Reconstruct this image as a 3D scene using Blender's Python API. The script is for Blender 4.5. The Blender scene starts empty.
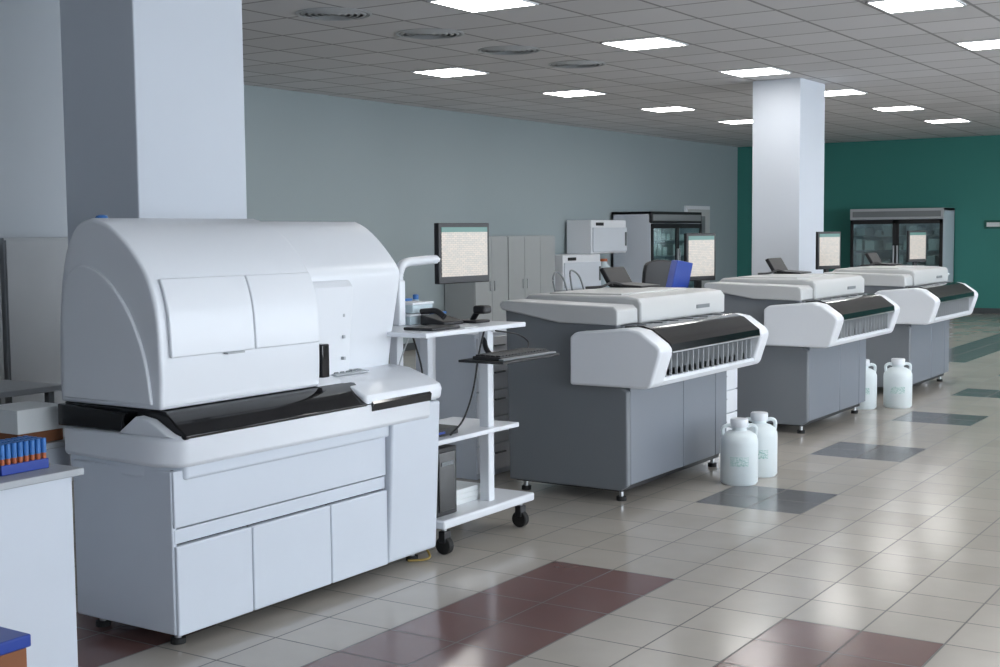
import bpy, bmesh, math, random
from mathutils import Vector, Matrix
random.seed(4)
SC=bpy.context.scene
COL=bpy.context.collection

# ------------------------------------------------------------ materials
def newmat(name):
    m=bpy.data.materials.new(name); m.use_nodes=True
    return m, m.node_tree, m.node_tree.nodes["Principled BSDF"]
def mat(name,col,rough=.5,metal=0,noise=.03,scale=8,bump=0,spec=.5,emit=0,coat=0):
    m,nt,b=newmat(name)
    n=nt.nodes.new("ShaderNodeTexNoise"); n.inputs["Scale"].default_value=scale; n.inputs["Detail"].default_value=3
    tc=nt.nodes.new("ShaderNodeTexCoord"); nt.links.new(tc.outputs["Object"],n.inputs["Vector"])
    r=nt.nodes.new("ShaderNodeMapRange"); r.inputs["To Min"].default_value=1-noise; r.inputs["To Max"].default_value=1+noise
    nt.links.new(n.outputs["Fac"],r.inputs["Value"])
    mx=nt.nodes.new("ShaderNodeVectorMath"); mx.operation='SCALE'; mx.inputs[0].default_value=col[:3]
    nt.links.new(r.outputs[0],mx.inputs["Scale"]); nt.links.new(mx.outputs[0],b.inputs["Base Color"])
    b.inputs["Roughness"].default_value=rough; b.inputs["Metallic"].default_value=metal
    b.inputs["Specular IOR Level"].default_value=spec
    b.inputs["Coat Weight"].default_value=coat
    if emit:
        b.inputs["Emission Color"].default_value=(*col[:3],1); b.inputs["Emission Strength"].default_value=emit
    return m
def srgb(r,g,b):
    f=lambda c:((c/255+.055)/1.055)**2.4 if c>10 else c/255/12.92
    return (f(r),f(g),f(b))
WHITE=mat("machine_white",srgb(226,229,234),.3,noise=.01)
WHITE2=mat("panel_white",srgb(208,214,223),.35,noise=.015)
LIDW=mat("lid_white",srgb(190,191,191),.38,noise=.015)
BLACK=mat("gloss_black",(.004,.004,.005),.1)
DARK=mat("dark_plastic",(.010,.010,.012),.45)
SEAM=mat("seam_dark",(.03,.032,.035),.7)
GREY=mat("machine_grey",srgb(116,120,125),.42,noise=.02)
GREYF=mat("machine_grey_front",srgb(118,123,132),.38,noise=.02)
LGREY=mat("light_grey",srgb(176,180,184),.5)
MGREY=mat("mid_grey",srgb(120,125,128),.5)
CAB=mat("cabinet_grey",srgb(164,168,170),.5)
METAL=mat("brushed_metal",(.55,.56,.58),.3,metal=1)
RUBBER=mat("rubber",(.01,.01,.01),.7)
PILLAR=mat("pillar_paint",srgb(208,214,223),.7,noise=.015,scale=2)
WALLG=mat("wall_grey_paint",srgb(156,168,172),.75,noise=.02,scale=1)
TEAL=mat("wall_teal_paint",srgb(58,130,122),.7,noise=.02,scale=1)
WALLW=mat("wall_white_paint",srgb(180,187,194),.75,noise=.02,scale=1)
BASEB=mat("baseboard_dark",srgb(70,75,78),.5)
BLUE=mat("blue_plastic",srgb(25,60,150),.4)
LBLUE=mat("light_blue_plastic",srgb(55,115,185),.4)
ORANGE=mat("orange_plastic",srgb(180,95,55),.4)
CARD=mat("cardboard",srgb(140,90,60),.8)
PAPER=mat("paper",srgb(225,228,228),.7)
CLEAR=mat("translucent_plastic",srgb(190,205,212),.25)
HDPE=mat("hdpe_white",srgb(222,230,232),.35,noise=.01)
b=HDPE.node_tree.nodes["Principled BSDF"]; b.inputs["Subsurface Weight"].default_value=.2; b.inputs["Subsurface Radius"].default_value=(.03,.03,.03)
def labelmat():
    m,nt,b=newmat("bottle_label"); tc=nt.nodes.new("ShaderNodeTexCoord")
    mp=nt.nodes.new("ShaderNodeMapping"); mp.inputs["Scale"].default_value=(110,110,170)
    nt.links.new(tc.outputs["Object"],mp.inputs[0])
    n=nt.nodes.new("ShaderNodeTexNoise"); n.inputs["Scale"].default_value=1; nt.links.new(mp.outputs[0],n.inputs["Vector"])
    r=nt.nodes.new("ShaderNodeValToRGB"); r.color_ramp.elements[0].position=.40; r.color_ramp.elements[1].position=.52
    r.color_ramp.elements[0].color=(*srgb(130,180,172),1); r.color_ramp.elements[1].color=(*srgb(218,228,228),1)
    nt.links.new(n.outputs["Fac"],r.inputs[0]); nt.links.new(r.outputs[0],b.inputs["Base Color"]); return m
LABEL=labelmat()
def glassmat(name,tint,fac):
    m=bpy.data.materials.new(name); m.use_nodes=True; nt=m.node_tree; nt.nodes.clear()
    o=nt.nodes.new("ShaderNodeOutputMaterial"); mx=nt.nodes.new("ShaderNodeMixShader")
    t=nt.nodes.new("ShaderNodeBsdfTransparent"); t.inputs[0].default_value=(*tint,1)
    g=nt.nodes.new("ShaderNodeBsdfGlossy"); g.inputs["Roughness"].default_value=.05
    mx.inputs[0].default_value=fac
    nt.links.new(t.outputs[0],mx.inputs[1]); nt.links.new(g.outputs[0],mx.inputs[2]); nt.links.new(mx.outputs[0],o.inputs[0]); return m
GLASS=glassmat("door_glass",(.75,.85,.85),.12)
PANEL=mat("led_diffuser",(1,.99,.97),.5,noise=0,emit=17)
DAY=mat("daylight_pane",(.84,.92,1.0),.5,noise=0,emit=9.8)
def screenmat():
    m,nt,b=newmat("screen_ui"); tc=nt.nodes.new("ShaderNodeTexCoord"); sp=nt.nodes.new("ShaderNodeSeparateXYZ")
    nt.links.new(tc.outputs["Generated"],sp.inputs[0])
    br=nt.nodes.new("ShaderNodeTexBrick"); br.inputs["Scale"].default_value=6; br.inputs["Color1"].default_value=(*srgb(222,212,200),1)
    br.inputs["Color2"].default_value=(*srgb(204,200,192),1); br.inputs["Mortar"].default_value=(*srgb(150,150,148),1); br.inputs["Mortar Size"].default_value=.012
    cb=nt.nodes.new("ShaderNodeCombineXYZ"); nt.links.new(sp.outputs[0],cb.inputs[0]); nt.links.new(sp.outputs[2],cb.inputs[1]); nt.links.new(cb.outputs[0],br.inputs["Vector"])
    gt=nt.nodes.new("ShaderNodeMath"); gt.operation='GREATER_THAN'; gt.inputs[1].default_value=.9; nt.links.new(sp.outputs[2],gt.inputs[0])
    mx=nt.nodes.new("ShaderNodeMixRGB"); mx.inputs[2].default_value=(*srgb(60,125,115),1); nt.links.new(gt.outputs[0],mx.inputs[0]); nt.links.new(br.outputs[0],mx.inputs[1])
    nt.links.new(mx.outputs[0],b.inputs["Emission Color"]); b.inputs["Emission Strength"].default_value=.85
    b.inputs["Base Color"].default_value=(.02,.02,.02,1); b.inputs["Roughness"].default_value=.3; return m
SCREEN=screenmat()

class NM:
    def __init__(s,nt): s.nt=nt
    def m(s,op,a,b=None):
        n=s.nt.nodes.new("ShaderNodeMath"); n.operation=op
        for i,v in enumerate((a,b)):
            if v is None: continue
            if isinstance(v,(int,float)): n.inputs[i].default_value=v
            else: s.nt.links.new(v,n.inputs[i])
        return n.outputs[0]
T=.325; TX=7.03; TY=2.58
def floormat():
    m,nt,b=newmat("floor_tiles"); k=NM(nt)
    g=nt.nodes.new("ShaderNodeNewGeometry"); sp=nt.nodes.new("ShaderNodeSeparateXYZ"); nt.links.new(g.outputs["Position"],sp.inputs[0])
    x,y=sp.outputs[0],sp.outputs[1]
    tx=k.m('DIVIDE',k.m('SUBTRACT',x,TX-T*60),T); ty=k.m('DIVIDE',k.m('SUBTRACT',y,TY-T*60),T)
    fx=k.m('FRACT',tx); fy=k.m('FRACT',ty)
    ix=k.m('FLOOR',tx); iy=k.m('FLOOR',ty)
    e=.012
    def edge(f): return k.m('MAXIMUM',k.m('LESS_THAN',f,e),k.m('GREATER_THAN',f,1-e))
    grout=k.m('MAXIMUM',edge(fx),edge(fy))
    def rect(x0,x1,y0,y1):
        a=k.m('MULTIPLY',k.m('GREATER_THAN',x,x0),k.m('LESS_THAN',x,x1))
        c=k.m('MULTIPLY',k.m('GREATER_THAN',y,y0),k.m('LESS_THAN',y,y1)); return k.m('MULTIPLY',a,c)
    per=k.m('LESS_THAN',k.m('FRACT',k.m('DIVIDE',k.m('SUBTRACT',x,TX),6*T)),1/3)
    gray=k.m('MULTIPLY',per,rect(TX-.01,40,TY,TY+2*T))
    gray=k.m('MAXIMUM',gray,rect(TX+28*T,TX+44*T,TY+4*T,TY+6*T))
    brown=k.m('MAXIMUM',rect(-9,TX-5*T,TY,TY+2*T),rect(-9,TX-6*T,TY-4*T,TY-2*T))
    brown=k.m('MAXIMUM',brown,rect(-9,TX-10*T,TY+4*T,TY+6*T))
    wn=nt.nodes.new("ShaderNodeTexWhiteNoise"); wn.noise_dimensions='2D'
    cb=nt.nodes.new("ShaderNodeCombineXYZ"); nt.links.new(ix,cb.inputs[0]); nt.links.new(iy,cb.inputs[1]); nt.links.new(cb.outputs[0],wn.inputs["Vector"])
    ns=nt.nodes.new("ShaderNodeTexNoise"); ns.inputs["Scale"].default_value=6; ns.inputs["Detail"].default_value=2; nt.links.new(g.outputs["Position"],ns.inputs["Vector"])
    def mix(f,a,bb):
        n=nt.nodes.new("ShaderNodeMixRGB"); nt.links.new(f,n.inputs[0])
        for i,v in ((1,a),(2,bb)):
            if isinstance(v,tuple): n.inputs[i].default_value=(*v,1)
            else: nt.links.new(v,n.inputs[i])
        return n.outputs[0]
    c=mix(gray,srgb(178,171,162),srgb(104,104,105)); c=mix(brown,c,srgb(116,88,84)); 
    br=k.m('ADD',k.m('MULTIPLY',wn.outputs["Value"],.11),k.m('ADD',k.m('MULTIPLY',ns.outputs["Fac"],.10),.89))
    vm=nt.nodes.new("ShaderNodeVectorMath"); vm.operation='SCALE'; nt.links.new(c,vm.inputs[0]); nt.links.new(br,vm.inputs["Scale"])
    c=mix(grout,vm.outputs[0],srgb(88,84,81)); nt.links.new(c,b.inputs["Base Color"])
    ro=k.m('ADD',k.m('MULTIPLY',grout,.4),.17); nt.links.new(ro,b.inputs["Roughness"])
    b.inputs["Specular IOR Level"].default_value=.5
    return m
CT=.6725; CX=11.75-CT/2; CY=8.30-CT/2
def ceilmat():
    m,nt,b=newmat("ceiling_tiles"); k=NM(nt)
    g=nt.nodes.new("ShaderNodeNewGeometry"); sp=nt.nodes.new("ShaderNodeSeparateXYZ"); nt.links.new(g.outputs["Position"],sp.inputs[0])
    tx=k.m('DIVIDE',k.m('SUBTRACT',sp.outputs[0],CX-CT*60),CT); ty=k.m('DIVIDE',k.m('SUBTRACT',sp.outputs[1],CY-CT*60),CT)
    def edge(f,e): return k.m('MAXIMUM',k.m('LESS_THAN',f,e),k.m('GREATER_THAN',f,1-e))
    fx=k.m('FRACT',tx); fy=k.m('FRACT',ty)
    gap=k.m('MAXIMUM',edge(fx,.022),edge(fy,.022))
    wn=nt.nodes.new("ShaderNodeTexWhiteNoise"); wn.noise_dimensions='2D'
    cb=nt.nodes.new("ShaderNodeCombineXYZ"); nt.links.new(k.m('FLOOR',tx),cb.inputs[0]); nt.links.new(k.m('FLOOR',ty),cb.inputs[1]); nt.links.new(cb.outputs[0],wn.inputs["Vector"])
    v=k.m('ADD',k.m('MULTIPLY',wn.outputs["Value"],.06),.56)
    v=k.m('MULTIPLY',v,k.m('SUBTRACT',1,k.m('MULTIPLY',gap,.55)))
    v2=k.m('MULTIPLY',v,1.03)
    c=nt.nodes.new("ShaderNodeCombineXYZ"); nt.links.new(v,c.inputs[0]); nt.links.new(v,c.inputs[1]); nt.links.new(v2,c.inputs[2])
    nt.links.new(c.outputs[0],b.inputs["Base Color"]); b.inputs["Roughness"].default_value=.85; return m
FLOORM=floormat(); CEILM=ceilmat()

# ------------------------------------------------------------ geometry helpers
class Grp:
    def __init__(s,name,loc,rot=0,world=True):
        s.e=bpy.data.objects.new(name,None); COL.objects.link(s.e); s.e.empty_display_size=.1
        s.loc=Vector(loc); s.e.location=loc; s.e.rotation_euler=(0,0,math.radians(rot)); s.off=s.loc if world else Vector((0,0,0))
def finish(name,bm,m,g=None,bevel=0,smooth=True,seg=3,ang=35):
    bmesh.ops.recalc_face_normals(bm,faces=bm.faces)
    if g is not None: bmesh.ops.translate(bm,verts=bm.verts,vec=-g.off)
    me=bpy.data.meshes.new(name); bm.to_mesh(me); bm.free()
    o=bpy.data.objects.new(name,me); COL.objects.link(o); me.materials.append(m)
    if g is not None: o.parent=g.e
    if bevel:
        b=o.modifiers.new("bevel",'BEVEL'); b.width=bevel; b.segments=seg; b.limit_method='ANGLE'; b.angle_limit=math.radians(ang); b.harden_normals=False
    if smooth:
        for p in me.polygons: p.use_smooth=True
        try:
            me.set_sharp_from_angle(angle=math.radians(40))
        except Exception: pass
    return o
def bmbox(bm,x0,x1,y0,y1,z0,z1):
    r=bmesh.ops.create_cube(bm,size=1)
    bmesh.ops.scale(bm,verts=r['verts'],vec=(x1-x0,y1-y0,z1-z0)); bmesh.ops.translate(bm,verts=r['verts'],vec=((x0+x1)/2,(y0+y1)/2,(z0+z1)/2))
def box(name,x0,x1,y0,y1,z0,z1,m,g=None,bevel=.004):
    bm=bmesh.new(); bmbox(bm,x0,x1,y0,y1,z0,z1); return finish(name,bm,m,g,bevel)
def boxes(name,lst,m,g=None,bevel=0):
    bm=bmesh.new()
    for b in lst: bmbox(bm,*b)
    return finish(name,bm,m,g,bevel)
def prism(name,prof,x0,x1,m,g=None,bevel=.01,axis='x',seg=3,ang=50):
    bm=bmesh.new()
    def P(a,b,c): return (c,a,b) if axis=='x' else ((a,c,b) if axis=='y' else (a,b,c))
    A=[bm.verts.new(P(a,b,x0)) for a,b in prof]; B=[bm.verts.new(P(a,b,x1)) for a,b in prof]
    n=len(prof)
    bm.faces.new(A); bm.faces.new(B[::-1])
    for i in range(n): bm.faces.new((A[i],A[(i+1)%n],B[(i+1)%n],B[i]))
    return finish(name,bm,m,g,bevel,seg=seg,ang=ang)
def spline(pts,n=6):
    out=[]; P=[Vector(p) for p in pts]
    for i in range(len(P)-1):
        p0=P[max(i-1,0)];p1=P[i];p2=P[i+1];p3=P[min(i+2,len(P)-1)]
        for j in range(n):
            t=j/n; out.append(tuple(.5*((2*p1)+(p2-p0)*t+(2*p0-5*p1+4*p2-p3)*t*t+(3*p1-p0-3*p2+p3)*t**3)))
    out.append(tuple(P[-1])); return out
def shell(name,path,x0,x1,th,m,g,bevel=.004):
    n=len(path); out=[]
    for i,(a,b) in enumerate(path):
        p=path[max(i-1,0)]; q=path[min(i+1,n-1)]; t=Vector((q[0]-p[0],q[1]-p[1])).normalized(); nn=Vector((t[1],-t[0]))
        out.append((a+nn.x*th,b+nn.y*th))
    return prism(name,list(path)+out[::-1],x0,x1,m,g,bevel)
def cyl(name,p0,p1,r,m,g=None,r2=None,seg=24,bevel=0):
    p0=Vector(p0);p1=Vector(p1); d=p1-p0; bm=bmesh.new()
    bmesh.ops.create_cone(bm,cap_ends=True,segments=seg,radius1=r,radius2=r if r2 is None else r2,depth=d.length)
    bmesh.ops.transform(bm,matrix=Matrix.Translation((p0+p1)/2)@d.to_track_quat('Z','Y').to_matrix().to_4x4(),verts=bm.verts)
    return finish(name,bm,m,g,bevel)
def lathe(name,prof,c,m,g=None,seg=40):
    bm=bmesh.new(); rings=[]
    for r,z in prof:
        rings.append([bm.verts.new((c[0]+r*math.cos(2*math.pi*i/seg),c[1]+r*math.sin(2*math.pi*i/seg),c[2]+z)) for i in range(seg)])
    for a,b in zip(rings,rings[1:]):
        for i in range(seg): bm.faces.new((a[i],a[(i+1)%seg],b[(i+1)%seg],b[i]))
    bm.faces.new(rings[0][::-1]); bm.faces.new(rings[-1]); return finish(name,bm,m,g)
def tube(name,pts,r,m,g=None,n=6,seg=10):
    path=spline(pts,n); bm=bmesh.new(); rings=[]; P=[Vector(p) for p in path]; up=Vector((.13,.21,.97))
    for i,p in enumerate(P):
        t=(P[min(i+1,len(P)-1)]-P[max(i-1,0)]).normalized(); a=t.cross(up)
        if a.length<.05: a=t.cross(Vector((1,0,0)))
        a.normalize(); b=t.cross(a)
        rings.append([bm.verts.new(p+a*r*math.cos(2*math.pi*k/seg)+b*r*math.sin(2*math.pi*k/seg)) for k in range(seg)])
    for A,B in zip(rings,rings[1:]):
        for i in range(seg): bm.faces.new((A[i],A[(i+1)%seg],B[(i+1)%seg],B[i]))
    bm.faces.new(rings[0][::-1]); bm.faces.new(rings[-1]); return finish(name,bm,m,g)

# ------------------------------------------------------------ room
X0,X1,Y0,Y1,ZC=-3.0,25.8,-5.0,10.9,3.35
box("floor",X0,X1,Y0,Y1,-.1,0,FLOORM,bevel=0)
box("ceiling",X0,X1,Y0,Y1,ZC,ZC+.1,CEILM,bevel=0)
box("wall_back",X0,X1,Y1,Y1+.15,0,ZC,WALLG,bevel=0)
box("wall_right",X1,X1+.15,Y0,Y1,0,ZC,TEAL,bevel=0)
box("wall_left",X0-.15,X0,Y0,Y1,0,ZC,WALLW,bevel=0)
wl=[]; xs=[-3.0]
wins=[(-1.6+4.2*i,1.4+4.2*i) for i in range(6)]
for a,b in wins: xs+= [a,b]
xs.append(X1)
for i in range(0,len(xs),2): wl.append((xs[i],xs[i+1],Y0-.15,Y0,0,ZC))
for a,b in wins: wl+=[(a,b,Y0-.15,Y0,0,.8),(a,b,Y0-.15,Y0,2.9,ZC)]
boxes("wall_front",wl,WALLW)
for i,(a,b) in enumerate(wins):
    g=Grp("window_%d"%(i+1),((a+b)/2,Y0-.08,.8))
    box("pane",a,b,Y0-.09,Y0-.07,.8,2.9,DAY,g,0)
    boxes("frame",[(a,a+.06,Y0-.1,Y0-.02,.8,2.9),(b-.06,b,Y0-.1,Y0-.02,.8,2.9),(a,b,Y0-.1,Y0-.02,.8,.86),(a,b,Y0-.1,Y0-.02,2.84,2.9),((a+b)/2-.03,(a+b)/2+.03,Y0-.1,Y0-.02,.8,2.9)],WHITE,g)
box("baseboard_back",6.9,X1,Y1-.02,Y1,0,.1,BASEB)
box("baseboard_right",X1-.02,X1,Y0,Y1-.02,0,.1,BASEB)
box("wall_partition",X0,6.75,7.55,7.7,0,ZC,WALLW,bevel=0)
box("wall_partition_return",6.75,6.9,7.55,Y1,0,ZC,WALLW,bevel=0)
box("pillar",4.775,5.585,5.4,5.985,0,ZC,PILLAR,bevel=.008)
box("pillar",14.6,15.43,5.4,5.985,0,ZC,PILLAR,bevel=.008)
def light(x,y):
    g=Grp("ceiling_light_panel",(x,y,ZC-.02)); h=CT/2-.03
    box("diffuser",x-h+.02,x+h-.02,y-h+.02,y+h-.02,ZC-.008,ZC-.004,PANEL,g,0)
    boxes("frame",[(x-h,x+h,y-h,y-h+.02,ZC-.01,ZC),(x-h,x+h,y+h-.02,y+h,ZC-.01,ZC),(x-h,x-h+.02,y-h,y+h,ZC-.01,ZC),(x+h-.02,x+h,y-h,y+h,ZC-.01,ZC)],WHITE,g)
S4=CT*4
for k in range(4): light(11.75+S4*k,8.30)
for k in range(-1,5): light(11.077+S4*k,8.30-S4)
for k in range(-1,5): light(10.405+S4*k,8.30-2*S4)
for k in range(-2,4): light(11.077+S4*k,8.30-3*S4)  # unseen row outside the view, added to light the room
for x in (8.12,9.41,10.70,12.0):
    g=Grp("ceiling_vent",(x,6.86,ZC-.02))
    lathe("rim",[(.30,0),(.305,-.006),(.285,-.01),(.275,0)],(x,6.86,ZC),LGREY,g)
    for j in range(5):
        r=.258-.05*j
        lathe("ring",[(r,-.003),(r-.010,-.011),(r-.024,-.011),(r-.018,-.003)],(x,6.86,ZC),LGREY,g)
    cyl("core",(x,6.86,ZC),(x,6.86,ZC-.002),.275,MGREY,g)

# ------------------------------------------------------------ machine 1 (large white analyser)
def big_analyser():
    g=Grp("clinical_chemistry_analyzer",(4.3,4.05,0))
    box("base_core",3.475,5.13,3.785,4.33,.07,.70,SEAM,g,.01)
    box("side_panel",3.45,3.475,3.77,4.34,.06,.70,WHITE2,g,.006)
    box("upper_panel",3.455,4.765,3.76,3.79,.478,.70,WHITE2,g,.005)
    box("middle_rail",3.46,4.765,3.768,3.79,.415,.472,WHITE2,g,.004)
    for i,(a,b) in enumerate(((3.458,3.868),(3.874,4.36),(4.366,4.765))): box("door_%d"%(i+1),a,b,3.755,3.79,.055,.408,WHITE2,g,.006)
    prism("right_panel",[(4.34,.05),(3.78,.05),(3.755,.06),(3.735,.45),(3.72,.79),(4.34,.79)],4.771,5.15,WHITE2,g,.012)
    prism("tray_rim",[(3.455,4.40),(3.425,3.98),(3.415,3.83),(3.46,3.735),(3.50,3.71),(5.04,3.705),(5.09,3.74),(5.09,4.40)],.715,.835,WHITE,g,.018,axis='z')
    prism("tray_under",[(3.47,4.38),(3.445,3.98),(3.455,3.85),(3.51,3.745),(4.765,3.735),(4.765,4.38)],.66,.73,WHITE2,g,.012,axis='z')
    prism("tray_corner",[(4.03,.835),(3.93,.905),(3.86,.895),(3.76,.845),(3.72,.835)],3.425,3.475,WHITE,g,.014)
    prism("black_track",[(4.41,.835),(3.715,.822),(3.705,.838),(3.76,.875),(3.82,.925),(4.41,.93)],3.477,4.62,BLACK,g,.006)
    prism("black_track_left",[(4.41,.836),(4.03,.836),(4.01,.91),(4.41,.925)],3.44,3.48,BLACK,g,.006)
    prism("black_track_front",[(3.80,.80),(3.702,.80),(3.697,.835),(3.71,.85),(3.80,.86)],4.60,5.05,BLACK,g,.004)
    back=[(4.42,.93),(4.415,1.20),(4.39,1.42),(4.345,1.57),(4.28,1.65),(4.20,1.675)]
    front=[(4.20,1.675),(4.10,1.645),(3.99,1.57),(3.895,1.46),(3.845,1.34),(3.828,1.20),(3.825,1.06),(3.83,.93)]
    prof=spline(back,5)[:-1]+spline(front,6)
    prism("main_dome",prof,3.465,4.394,WHITE,g,.02,seg=5,ang=60)
    arch=[(4.385,.95)]+spline([(4.38,1.25),(4.36,1.40),(4.30,1.475),(4.20,1.48),(4.08,1.41),(3.97,1.28),(3.90,1.12),(3.87,.95)],6)
    prism("side_arch_panel",arch,3.452,3.47,WHITE,g,.006)
    fs=spline(front,8)
    lid=[p for p in fs if 1.12<p[1]<1.44]
    shell("front_lid_left",lid[::-1],3.51,3.97,-.016,WHITE,g,.006)
    shell("front_lid_right",lid[::-1],3.976,4.375,-.016,WHITE,g,.006)
    box("lid_pull",3.80,3.90,3.80,3.825,1.122,1.130,LGREY,g,.002)
    f2=[(4.21,1.664),(4.14,1.632),(4.06,1.57),(3.985,1.49),(3.942,1.43),(3.94,1.37),(3.968,1.22),(4.0,1.05),(4.015,.93)]
    b2=[(4.42,.93),(4.415,1.20),(4.39,1.42),(4.345,1.565),(4.285,1.64),(4.21,1.664)]
    prism("right_hood",spline(b2,5)[:-1]+spline(f2,6),4.412,5.125,WHITE,g,.018,seg=5,ang=60)
    prism("hood_column",[(4.05,.95),(3.94,.95),(3.905,1.36),(3.93,1.39),(4.05,1.39)],4.45,4.73,WHITE,g,.012)
    for i in range(3): box("column_button_%d"%i,4.66,4.675,3.915,3.945,1.02+.10*i,1.035+.10*i,LGREY,g,.002)
    box("reader_slot",4.405,4.455,3.825,3.96,.965,1.115,BLACK,g,.006)
    prism("right_deck",[(4.40,.80),(4.40,.955),(4.0,.955),(3.90,.945),(3.78,.905),(3.715,.875),(3.705,.85),(3.715,.80)],4.56,5.15,WHITE,g,.014)
    prism("deck_left",[(4.40,.90),(4.40,.962),(3.92,.958),(3.86,.935),(3.84,.90)],4.40,4.58,WHITE,g,.012)
    prism("deck_keypad",[(3.985,.955),(3.985,.962),(3.91,.956),(3.91,.95)],4.60,4.84,LGREY,g,.002)
    for i in range(5): box("deck_key_%d"%i,4.615+.042*i,4.645+.042*i,3.935,3.96,.955,.965,MGREY,g,.002)
    lathe("top_knob",[(.026,0),(.032,.025),(.022,.045),(.008,.05)],(3.58,4.27,1.64),LBLUE,g)
    for x,y in ((3.53,3.84),(5.06,3.84),(3.53,4.28),(5.06,4.28)):
        cyl("foot_stem",(x,y,.02),(x,y,.08),.014,METAL,g); cyl("foot_pad",(x,y,0),(x,y,.022),.03,RUBBER,g)
    tube("floor_cable",[(5.10,3.84,.1),(5.14,3.80,.03),(5.08,3.76,.012),(5.0,3.82,.012)],.006,mat("yellow_cable",srgb(150,125,60),.5),g)
big_analyser()

# ------------------------------------------------------------ grey analysers
def analyser(ox):
    g=Grp("immunoassay_analyzer",(7.52+ox,3.9,0)); a=ox
    x0,x1=6.79+a,8.26+a
    prism("left_side",[(4.38,.07),(3.60,.07),(3.555,.10),(3.555,.66),(3.62,.70),(3.62,1.07),(4.0,1.075),(4.40,1.14)],x0,x0+.05,GREY,g,.01)
    box("body",x0+.045,x1,3.60,4.38,.09,1.05,GREY,g,.01)
    xs=[x0+.05,x0+.78,x0+1.28,x1]
    for i in range(3): box("front_door_%d"%(i+1),xs[i]+.003,xs[i+1]-.003,3.558,3.605,.10,.69,GREYF,g,.006)
    box("plinth",x0+.03,x1-.03,3.60,4.35,.06,.095,DARK,g,.004)
    cap=[(3.88,.70),(3.88,.985),(3.84,1.015),(3.50,1.045),(3.42,1.03),(3.31,.955),(3.285,.925),(3.29,.89),(3.345,.72),(3.37,.70)]
    prism("housing_cap_left",cap,6.68+a,6.85+a,WHITE,g,.022,seg=4,ang=30)
    prism("housing_cap_right",cap,8.20+a,8.335+a,WHITE,g,.022,seg=4,ang=30)
    prism("housing_tray",[(3.62,.70),(3.62,.775),(3.42,.765),(3.345,.755),(3.34,.735),(3.36,.705)],6.84+a,8.21+a,WHITE,g,.006)
    prism("rack_back",[(3.62,.76),(3.62,1.0),(3.42,.99),(3.40,.77)],6.84+a,8.21+a,BLACK,g,0)
    prism("glass_cover",[(3.66,1.045),(3.48,1.05),(3.41,1.03),(3.30,.95),(3.295,.905),(3.325,.90),(3.42,.985),(3.66,1.0)],6.852+a,8.198+a,BLACK,g,.006)
    box("glass_trim",6.86+a,8.19+a,3.290,3.297,.900,.907,METAL,g,0)
    bm=bmesh.new(); b2=bmesh.new(); b3=bmesh.new(); b4=bmesh.new(); n=18
    for i in range(n):
        x=6.885+a+i*(1.28/(n-1)); 
        bmbox(bm,x-.020,x+.012,3.352,3.41,.757,.80)
        bmbox(b4,x-.020,x-.014,3.340,3.41,.757,.885)
        bmbox(b2,x-.006,x+.006,3.375,3.41,.80,.858)
        bmbox(bm,x-.006,x+.006,3.372,3.41,.859,.870)
        if i%3!=1: bmbox(b3,x-.016,x+.006,3.349,3.353,.768,.788)
    finish("sample_racks",bm,LIDW,g,.002); finish("sample_tubes",b2,MGREY,g,.002); finish("rack_labels",b3,SEAM,g,0); finish("rack_dividers",b4,LGREY,g,0)
    bm=bmesh.new()
    for i in range(6): bmbox(bm,6.93+a+i*.22,6.99+a+i*.22,3.50,3.56,1.046,1.056)
    finish("glass_latches",bm,MGREY,g,.002)
    prism("lid_left",[(3.60,1.055),(3.60,1.14),(3.63,1.165),(4.40,1.185),(4.425,1.165),(4.41,1.13),(4.0,1.06)],6.755+a,7.02+a,LIDW,g,.01)
    box("lid_gap",7.015+a,7.035+a,3.62,4.38,1.06,1.15,SEAM,g,0)
    prism("lid_main",[(3.585,1.05),(3.585,1.17),(3.61,1.2),(3.70,1.212),(4.38,1.212),(4.42,1.18),(4.41,1.13),(4.0,1.05)],7.03+a,8.28+a,LIDW,g,.014)
    box("lid_raised_panel",7.15+a,8.1+a,3.78,4.3,1.205,1.222,LIDW,g,.008)
    box("lid_badge",7.82+a,8.02+a,3.58,3.588,1.10,1.125,MGREY,g,.002)
    for x in (x0+.07,x1-.08):
        for y in (3.63,4.30):
            cyl("foot_stem",(x,y,.02),(x,y,.08),.013,METAL,g); cyl("foot_pad",(x,y,0),(x,y,.025),.03,RUBBER,g)
    prism("terminal_base",[(4.30,1.222),(4.05,1.222),(4.05,1.235),(4.30,1.25)],7.95+a,8.24+a,DARK,g,.006)
    prism("terminal_back",[(4.26,1.23),(4.30,1.23),(4.37,1.345),(4.34,1.36)],7.93+a,8.25+a,DARK,g,.008)
    tube("terminal_cable",[(7.96+a,4.2,1.24),(7.85+a,4.22,1.26),(7.75+a,4.25,1.235),(7.66+a,4.32,1.23)],.009,DARK,g)
    if ox==0:
        for k,xx in enumerate((7.30,7.52)):
            tube("tubing_arch_%d"%k,[(xx,4.34,1.20),(xx,4.36,1.30+.03*k),(xx+.06,4.37,1.345),(xx+.13,4.36,1.30),(xx+.14,4.33,1.20)],.006,MGREY,g)
    return g
for ox in (0,3.03,5.83): analyser(ox)

def monitor(g,x,z,w,h,y=0):
    box("monitor_frame",x-w/2,x+w/2,y-.01,y+.025,z,z+h,DARK,g,.006)
    box("monitor_screen",x-w/2+.024,x+w/2-.024,y-.013,y-.009,z+.04,z+h-.024,SCREEN,g,0)
    box("monitor_back",x-w*.3,x+w*.3,y+.02,y+.06,z+h*.2,z+h*.8,DARK,g,.012)

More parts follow.
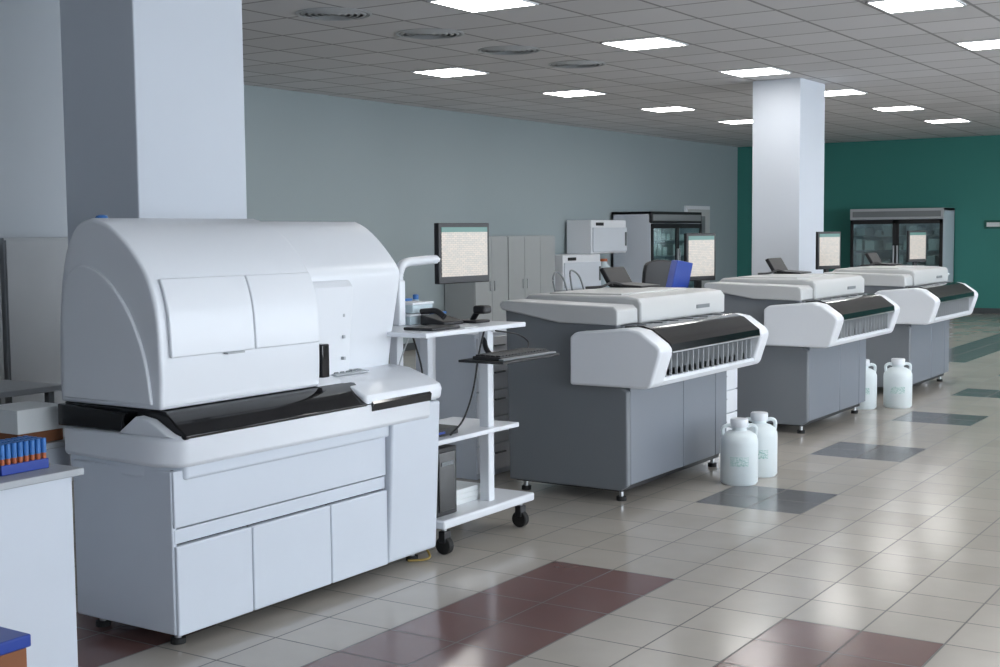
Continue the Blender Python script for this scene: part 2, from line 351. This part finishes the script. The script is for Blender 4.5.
# ------------------------------------------------------------ trolley
def keys(name,x0,x1,y0,y1,z,m,g,nx=15,ny=5):
    bm=bmesh.new(); dx=(x1-x0)/nx; dy=(y1-y0)/ny
    for i in range(nx):
        for j in range(ny): bmbox(bm,x0+dx*i+.002,x0+dx*(i+1)-.002,y0+dy*j+.002,y0+dy*(j+1)-.002,z,z+.009)
    return finish(name,bm,m,g,.001)
g=Grp("computer_trolley",(5.6,4.0,0))
box("table_top",5.08,5.99,3.75,4.32,1.095,1.12,WHITE,g,.005)
box("mid_shelf",5.16,5.93,3.76,4.2,.555,.58,WHITE,g,.005)
box("base_shelf",5.17,6.02,3.72,4.25,.14,.185,WHITE,g,.01)
box("right_post",5.69,5.745,3.80,3.86,.18,1.10,WHITE,g,.006)
box("left_post",5.42,5.475,4.19,4.245,.18,1.10,WHITE,g,.006)
box("rear_post",5.69,5.74,4.19,4.245,.18,1.10,WHITE,g,.006)
box("cross_bar",5.42,5.74,4.20,4.23,.7,.76,WHITE,g,.004)
for x,y in ((5.24,3.77),(5.95,3.77),(5.24,4.2),(5.95,4.2)):
    cyl("caster_wheel",(x-.02,y,.045),(x+.02,y,.045),.045,RUBBER,g,bevel=.006); cyl("caster_stem",(x,y,.045),(x,y,.145),.012,METAL,g)
    box("caster_fork",x-.028,x+.028,y-.02,y+.02,.06,.12,DARK,g,.006)
box("arm_column",5.42,5.475,4.17,4.23,1.12,1.36,WHITE,g,.01)
tube("monitor_arm",[(5.45,4.2,1.34),(5.46,4.2,1.40),(5.53,4.22,1.445),(5.70,4.24,1.455),(6.02,4.29,1.46)],.025,WHITE,g)
box("keyboard_tray",5.36,5.91,3.49,3.76,.955,.968,DARK,g,.004)
tube("tray_arm",[(5.64,3.74,.96),(5.66,3.79,1.0),(5.70,3.83,1.05)],.014,DARK,g)
tube("hanging_cable",[(5.60,3.76,1.10),(5.52,3.74,.99),(5.46,3.74,.80),(5.40,3.76,.66),(5.34,3.80,.585)],.005,DARK,g)
tube("hanging_cable",[(5.30,4.0,1.09),(5.38,4.0,.90),(5.36,3.98,.72),(5.46,3.96,.60)],.005,DARK,g)
tube("hanging_cable",[(5.42,4.1,1.09),(5.30,4.1,.86),(5.44,4.08,.70),(5.40,4.0,.60)],.004,LGREY,g)
tube("hanging_cable",[(5.72,3.77,1.09),(5.90,3.75,1.06),(5.93,3.70,1.02),(5.86,3.66,.99)],.004,DARK,g)
mg=Grp("computer_monitor",(6.11,4.24,1.32),-4,False)
monitor(mg,0,0,.46,.34)
kg=Grp("keyboard",(5.62,3.62,.968))
box("keyboard_body",5.40,5.87,3.53,3.70,.969,.985,DARK,kg,.004)
keys("keys",5.41,5.86,3.54,3.69,.984,DARK,kg)
box("wrist_rest",5.38,5.89,3.50,3.53,.969,.98,MGREY,kg,.004)
cg=Grp("computer_tower",(5.28,3.95,.19))
box("case",5.20,5.38,3.79,4.15,.186,.53,DARK,cg,.006); box("front_panel",5.22,5.36,3.783,3.79,.21,.51,BLACK,cg,.003)
box("drive_slot",5.24,5.34,3.78,3.785,.44,.46,MGREY,cg,0)
for i,(z,w) in enumerate(((.1855,.3),(.2125,.26),(.2395,.28))):
    box("paper_ream",5.46,5.46+w,3.88,4.12,z,z+.026,PAPER,None,.003)
bgx=Grp("small_network_box",(5.3,3.9,.58)); box("case",5.22,5.44,3.82,3.98,.582,.62,DARK,bgx,.004); box("led_strip",5.24,5.32,3.815,3.822,.595,.605,BLUE,bgx,0)
ig=Grp("barcode_scanner",(5.78,3.95,1.12))
box("head",5.78,5.86,3.88,3.96,1.17,1.215,DARK,ig,.015); tube("handle",[(5.82,3.94,1.19),(5.83,3.98,1.15),(5.84,4.0,1.124)],.016,DARK,ig)
box("base",5.76,5.90,3.92,4.06,1.1205,1.135,DARK,ig,.01)
pg=Grp("telephone",(5.62,4.05,1.12))
prism("body",[(4.13,1.1205),(3.97,1.1205),(3.97,1.14),(4.13,1.175)],5.54,5.72,DARK,pg,.008)
tube("handset",[(5.555,3.98,1.165),(5.555,4.03,1.195),(5.555,4.08,1.195),(5.555,4.13,1.19)],.016,DARK,pg)
box("tablet_folder",5.20,5.44,3.80,3.98,1.121,1.135,DARK,None,.004)
box("paper_sheet",5.45,5.57,3.78,3.93,1.1205,1.1235,PAPER,None,0)
for i,(xa,xb,z,m) in enumerate(((5.50,5.66,1.1205,CLEAR),(5.68,5.82,1.1205,PAPER),(5.52,5.70,1.1805,CLEAR))):
    q=Grp("plastic_box",((xa+xb)/2,4.22,z)); box("tub",xa,xb,4.16,4.30,z,z+.045,m,q,.006); box("lid",xa-.004,xb+.004,4.156,4.304,z+.045,z+.057,LBLUE if i==1 else WHITE,q,.003)

# ------------------------------------------------------------ side bench behind trolley
sbx=Grp("side_bench",(6.3,5.2,0)); box("worktop",5.7,6.88,4.95,5.35,1.0,1.03,LIDW,sbx,.004)
for x in (5.75,6.83):
    for y in (5.0,5.3): box("leg",x-.02,x+.02,y-.02,y+.02,0,1.0,WHITE,sbx,.003)
box("shelf",5.73,6.85,4.97,5.33,.4,.42,LIDW,sbx,.003)
for (x,y,s,m) in ((6.02,5.1,1.1,CLEAR),(6.16,5.15,.9,HDPE),(6.27,5.05,.8,CLEAR),(6.42,5.2,1.25,HDPE),(6.80,5.1,.95,CLEAR)):
    q=Grp("reagent_bottle",(x,y,1.03)); lathe("body",[(.035*s,0),(.04*s,.008),(.04*s,.12*s),(.02*s,.155*s),(.015*s,.16*s)],(x,y,1.0305),m,q,20); lathe("cap",[(.02*s,.155*s),(.02*s,.185*s),(.012*s,.19*s)],(x,y,1.0305),LBLUE if m is CLEAR else WHITE,q,20)
q=Grp("supply_carton",(6.6,5.15,1.03)); box("carton",6.52,6.72,5.02,5.25,1.031,1.13,PAPER,q,.004); box("carton_top",6.54,6.70,5.05,5.22,1.131,1.19,LBLUE,q,.004)

def bottle(x,y,s=1.0):
    g=Grp("jerrycan_bottle",(x,y,0)); R=.122*s
    lathe("body",[(R*.9,0),(R,.015),(R,.27*s),(R*.985,.295*s),(R*.86,.325*s),(R*.6,.345*s),(R*.42,.352*s),(R*.38,.36*s),(R*.38,.39*s)],(x,y,0),HDPE,g)
    lathe("cap",[(R*.46,.375*s),(R*.48,.38*s),(R*.48,.42*s),(R*.44,.427*s)],(x,y,0),WHITE,g)
    for sg in (-1,1):
        dx,dy=sg*.55,-sg*.835
        tube("handle",[(x+dx*R*.36,y+dy*R*.36,.372*s),(x+dx*R*.62,y+dy*R*.62,.382*s),(x+dx*R*.88,y+dy*R*.88,.365*s),(x+dx*R*.86,y+dy*R*.86,.31*s)],.013*s,HDPE,g)
    bm=bmesh.new(); base=math.atan2(-y,-x); n=10; A=[];B=[]
    for i in range(n+1):
        t=base+(i/n-.5)*1.0; r=R+.001
        A.append(bm.verts.new((x+r*math.cos(t),y+r*math.sin(t),.13*s))); B.append(bm.verts.new((x+r*math.cos(t),y+r*math.sin(t),.19*s)))
    for i in range(n): bm.faces.new((A[i],A[i+1],B[i+1],B[i]))
    finish("label",bm,LABEL,g)
bottle(7.72,3.24,.97); bottle(8.05,3.24,.97); bottle(11.58,3.68,1.03); bottle(11.81,3.43,1.03)

def drawers(x,y,w=.55,z=.72,n=4):
    g=Grp("drawer_cabinet",(x+w/2,y+.25,0))
    box("carcass",x,x+w,y+.02,y+.5,.0,z,WHITE2,g,.004); h=(z-.06)/n
    for i in range(n):
        box("drawer_%d"%(i+1),x+.01,x+w-.01,y,y+.02,.04+h*i,.04+h*(i+1)-.008,WHITE,g,.003)
        box("pull_%d"%(i+1),x+w/2-.06,x+w/2+.06,y-.015,y,.04+h*(i+.6),.05+h*(i+.6),MGREY,g,.002)
drawers(8.85,3.98,.6,.76); drawers(11.85,4.15); drawers(6.95,4.72,.5,.95,5)

def cart(x,y,rot=0):
    g=Grp("workstation_cart",(x,y,0),rot,False)
    box("top",-.35,.35,-.25,.25,1.0,1.025,WHITE,g,.004); box("base",-.33,.33,-.23,.23,.08,.11,WHITE,g,.004)
    for sx in (-.3,.3): box("post",sx-.025,sx+.025,.05,.1,.1,1.0,WHITE,g,.003)
    for sx in (-.28,.28):
        for sy in (-.19,.19): cyl("caster",(sx-.015,sy,.04),(sx+.015,sy,.04),.04,RUBBER,g)
    cyl("stand_foot",(0,.02,1.025),(0,.02,1.04),.11,DARK,g); box("stand_neck",-.03,.03,.02,.05,1.035,1.35,DARK,g,.005)
    monitor(g,0,1.175,.37,.41)
    box("keyboard",-.25,.2,-.24,-.1,1.026,1.045,DARK,g,.004)
cart(10.42,4.74,-18); cart(13.94,4.82,-22); cart(17.3,4.80,-22)
bf=Grp("blue_binder",(9.75,4.8,1.0)); 
prism("cover",[(9.56,1.14),(9.86,1.10),(9.97,1.34),(9.68,1.37)],4.60,4.66,BLUE,bf,.006,axis='y')
box("holder",9.68,9.82,4.58,4.70,0.0,1.13,WHITE2,bf,.004)
def chair(x,y,rot=0,h=0):
    g=Grp("office_chair",(x,y,0),rot,False)
    for i in range(5):
        t=i*2*math.pi/5; c,s=math.cos(t),math.sin(t)
        tube("leg_%d"%(i+1),[(0,0,.10),(.15*c,.15*s,.095),(.28*c,.28*s,.07)],.018,DARK,g); cyl("caster_%d"%(i+1),(.28*c-.015,.28*s,.03),(.28*c+.015,.28*s,.03),.03,RUBBER,g)
    cyl("column",(0,0,.09),(0,0,.55+h),.025,METAL,g); box("seat",-.24,.24,-.23,.23,.52+h,.60+h,DARK,g,.03)
    tube("spine",[(0,.2,.54+h),(0,.3,.64+h),(0,.29,.89+h)],.02,DARK,g)
    prism("backrest",spline([(-.22,.79+h),(-.2,1.19+h),(-.12,1.29+h),(.12,1.29+h),(.2,1.19+h),(.22,.79+h),(.1,.74+h),(-.1,.74+h),(-.22,.79+h)],3)[:-1],.24,.29,DARK,g,.015,axis='y')
chair(11.25,5.35,-25,.03)

def ltable(x0,x1,y0,y1,z):
    g=Grp("lab_table",((x0+x1)/2,(y0+y1)/2,0))
    box("table_top",x0,x1,y0,y1,z-.025,z,LGREY,g,.004)
    box("front_panel",x0+.05,x1-.03,y0+.03,y0+.05,0,z-.025,WHITE2,g,.003); box("right_panel",x1-.055,x1-.03,y0+.05,y1-.03,0,z-.025,WHITE2,g,.003)
    box("left_panel",x0+.05,x0+.075,y0+.05,y1-.03,0,z-.025,WHITE2,g,.003)
ltable(.6,2.975,3.68,4.28,.80); ltable(1.2,3.62,4.50,5.1,.75)
def rack(x,y,z,nx,ny):
    g=Grp("tube_rack",(x,y,z)); box("rack_base",x,x+nx*.024,y,y+ny*.024,z,z+.035,BLUE,g,.003)
    bm=bmesh.new(); bc=bmesh.new()
    for i in range(nx):
        for j in range(ny):
            cx,cy=x+.012+i*.024,y+.012+j*.024
            r=bmesh.ops.create_cone(bm,cap_ends=True,segments=10,radius1=.008,radius2=.008,depth=.03); bmesh.ops.translate(bm,verts=r['verts'],vec=(cx,cy,z+.045))
            r=bmesh.ops.create_cone(bc,cap_ends=True,segments=10,radius1=.0098,radius2=.0098,depth=.05); bmesh.ops.translate(bc,verts=r['verts'],vec=(cx,cy,z+.08))
    finish("tubes",bm,ORANGE,g); finish("tube_caps",bc,LBLUE,g)
rack(2.50,3.78,.801,8,5); rack(2.715,3.78,.801,8,5)
bb=Grp("supply_box",(3.4,4.65,.75)); box("lower_box",3.34,3.56,4.53,4.75,.751,.80,CARD,bb,.003); box("upper_box",3.33,3.57,4.52,4.76,.801,.90,PAPER,bb,.003)
sb=Grp("storage_box",(2.3,3.5,0)); box("box",2.0,2.465,3.34,3.62,0,.36,CARD,sb,.006); box("lid",1.99,2.475,3.33,3.63,.36,.40,BLUE,sb,.006); box("box_label",2.3,2.44,3.335,3.34,.2,.3,ORANGE,sb,0)

def cabinet(name,x0,x1,y0,y1,z,m,n=2):
    g=Grp(name,((x0+x1)/2,(y0+y1)/2,0)); box("carcass",x0,x1,y0+.02,y1,.0,z,m,g,.004); w=(x1-x0)/n
    for i in range(n):
        box("door_%d"%(i+1),x0+w*i+.004,x0+w*(i+1)-.004,y0,y0+.02,.06,z-.015,m,g,.003)
        box("handle_%d"%(i+1),x0+w*(i+.85 if i%2==0 else i+.12),x0+w*(i+.85 if i%2==0 else i+.12)+.015,y0-.02,y0,z*.5,z*.5+.14,METAL,g,.003)
cabinet("metal_cabinet",5.12,6.1,7.0,7.5,1.60,LGREY,2)
cabinet("metal_cabinet",4.3,5.08,7.0,7.5,1.60,CAB,2)
cg2=Grp("side_counter",(4.5,6.6,0)); box("worktop",3.6,5.0,6.35,6.95,.70,.735,LGREY,cg2,.004)
for x in (3.65,4.94):
    for y in (6.4,6.9): box("leg",x-.02,x+.02,y-.02,y+.02,0,.70,MGREY,cg2,.002)
cabinet("metal_cabinet",15.2,16.05,10.35,10.88,1.56,CAB,2)
cabinet("metal_cabinet",16.07,17.4,10.35,10.88,1.56,CAB,3)
lb=Grp("lab_bench",(18.6,10.5,0)); box("worktop",17.5,20.0,10.2,10.88,.66,.70,LGREY,lb,.004)
for x in (17.55,18.7,19.9): box("support",x-.03,x+.03,10.25,10.85,0,.66,WHITE2,lb,.003)
def appliance(name,x0,x1,y0,y1,z0,z1):
    g=Grp(name,((x0+x1)/2,(y0+y1)/2,z0)); box("case",x0,x1,y0+.03,y1,z0,z1,WHITE,g,.012); box("door",x0+.02,x1-.02,y0,y0+.03,z0+.03,z1-.12,WHITE2,g,.01)
    box("display",x0+.15,x0+.4,y0+.02,y0+.032,z1-.09,z1-.04,DARK,g,.003); box("handle",x1-.1,x1-.07,y0-.03,y0,z0+.12,z1-.2,MGREY,g,.004)
appliance("incubator",17.6,18.8,10.3,10.85,.701,1.25)
appliance("incubator",18.6,19.8,10.35,10.85,1.252,1.80)
bs=Grp("bottle_carboy",(19.4,10.5,.7)); lathe("body",[(.12,0),(.14,.02),(.14,.3),(.06,.38),(.05,.42)],(19.05,10.4,.701),CLEAR,bs); lathe("cap",[(.06,.42),(.06,.46),(.04,.465)],(19.05,10.4,.701),ORANGE,bs)
def fridge(name,x0,x1,y0,y1,z,nd,face='y'):
    if face=='y': g=Grp(name,((x0+x1)/2,(y0+y1)/2,0),0,False); W=x1-x0; D=y1-y0
    else: g=Grp(name,((x0+x1)/2,(y0+y1)/2,0),-90,False); W=y1-y0; D=x1-x0
    w,d=W/2,D/2
    boxes("case",[(-w,-w+.04,-d,d,.1,z),(w-.04,w,-d,d,.1,z),(-w,w,d-.04,d,.1,z),(-w,w,-d,d,z-.05,z),(-w,w,-d,d,.1,.2)],WHITE2,g,.004)
    box("header",-w,w,-d-.02,-d+.03,z-.2,z,DARK if face=='y' else LGREY,g,.004); box("header_sign",-w+.05,w-.05,-d-.03,-d-.02,z-.16,z-.05,MGREY,g,.002)
    box("plinth",-w+.02,w-.02,-d+.05,d-.02,0,.1,DARK,g,.003); dw=(W-.02)/nd
    for i in range(nd):
        a=-w+.01+dw*i; b=a+dw; y=-d
        boxes("door_frame_%d"%(i+1),[(a,a+.06,y-.03,y,.2,z-.21),(b-.06,b,y-.03,y,.2,z-.21),(a,b,y-.03,y,.2,.28),(a,b,y-.03,y,z-.29,z-.21)],DARK,g,.004)
        box("door_glass_%d"%(i+1),a+.05,b-.05,y-.02,y-.012,.27,z-.28,GLASS,g,0)
        box("door_handle_%d"%(i+1),(b-.05 if i%2==0 else a+.02),(b-.02 if i%2==0 else a+.05),y-.06,y-.03,.8,1.3,METAL,g,.004)
    for k in range(5):
        zz=.35+k*(z-.7)/4.6; box("shelf_%d"%(k+1),-w+.05,w-.05,-d+.06,d-.05,zz,zz+.015,LGREY,g,.002)
        bm=bmesh.new(); x=-w+.08
        while x<w-.2:
            ww=random.uniform(.08,.2); hh=random.uniform(.08,.22)
            if random.random()<.85: bmbox(bm,x,x+ww,-d+.12,d-.1,zz+.015,zz+.015+hh)
            x+=ww+random.uniform(.01,.08)
        finish("stock_%d"%(k+1),bm,random.choice([PAPER,LGREY,LIDW]),g,.004)
    box("interior_light",-w+.1,w-.1,-d+.05,-d+.08,z-.24,z-.22,mat("fridge_lamp",(.9,1,1),.5,noise=0,emit=2.0),g,0)
fridge("display_refrigerator",20.2,22.25,10.12,10.87,1.95,2)
fridge("glass_door_refrigerator",25.0,25.78,6.45,8.22,2.0,2,'x')
dg=Grp("door_1",(24.0,Y1-.03,0)); box("frame",23.2,24.3,Y1-.05,Y1,0,2.1,WHITE,dg,.004); box("leaf",23.27,24.23,Y1-.08,Y1-.04,0.02,2.03,LIDW,dg,.004); box("door_window",23.5,24.0,Y1-.085,Y1-.07,1.45,1.9,MGREY,dg,.002); cyl("door_knob",(23.36,Y1-.12,1.0),(23.36,Y1-.06,1.0),.025,METAL,dg)
es=Grp("wall_sign",(X1-.02,5.75,1.68)); box("plate",X1-.02,X1,5.5,5.9,1.6,1.76,mat("sign_green",srgb(30,90,80),.5),es,.002); box("pictogram",X1-.024,X1-.019,5.62,5.86,1.64,1.72,PAPER,es,0)

# ------------------------------------------------------------ camera
p=[1307.8917,0.0765,0.0091,0.5793]; f,th,ro,ya=p
d=Vector((math.cos(ya),math.sin(ya),0)); r=Vector((math.sin(ya),-math.cos(ya),0))
F=d*math.cos(th)+Vector((0,0,-math.sin(th))); U0=r.cross(F)
R=r*math.cos(ro)-U0*math.sin(ro); U=r*math.sin(ro)+U0*math.cos(ro)
M=Matrix(((R.x,U.x,-F.x,0),(R.y,U.y,-F.y,0),(R.z,U.z,-F.z,1.6),(0,0,0,1)))
c=bpy.data.cameras.new("camera"); co=bpy.data.objects.new("camera",c); COL.objects.link(co); co.matrix_world=M
c.sensor_width=36; c.lens=36*f/1000; c.clip_start=.05; c.clip_end=100; SC.camera=co
w=bpy.data.worlds.new("world"); SC.world=w; w.use_nodes=True; w.node_tree.nodes["Background"].inputs[0].default_value=(.6,.75,1,1); w.node_tree.nodes["Background"].inputs[1].default_value=.5
SC.view_settings.view_transform='Standard'
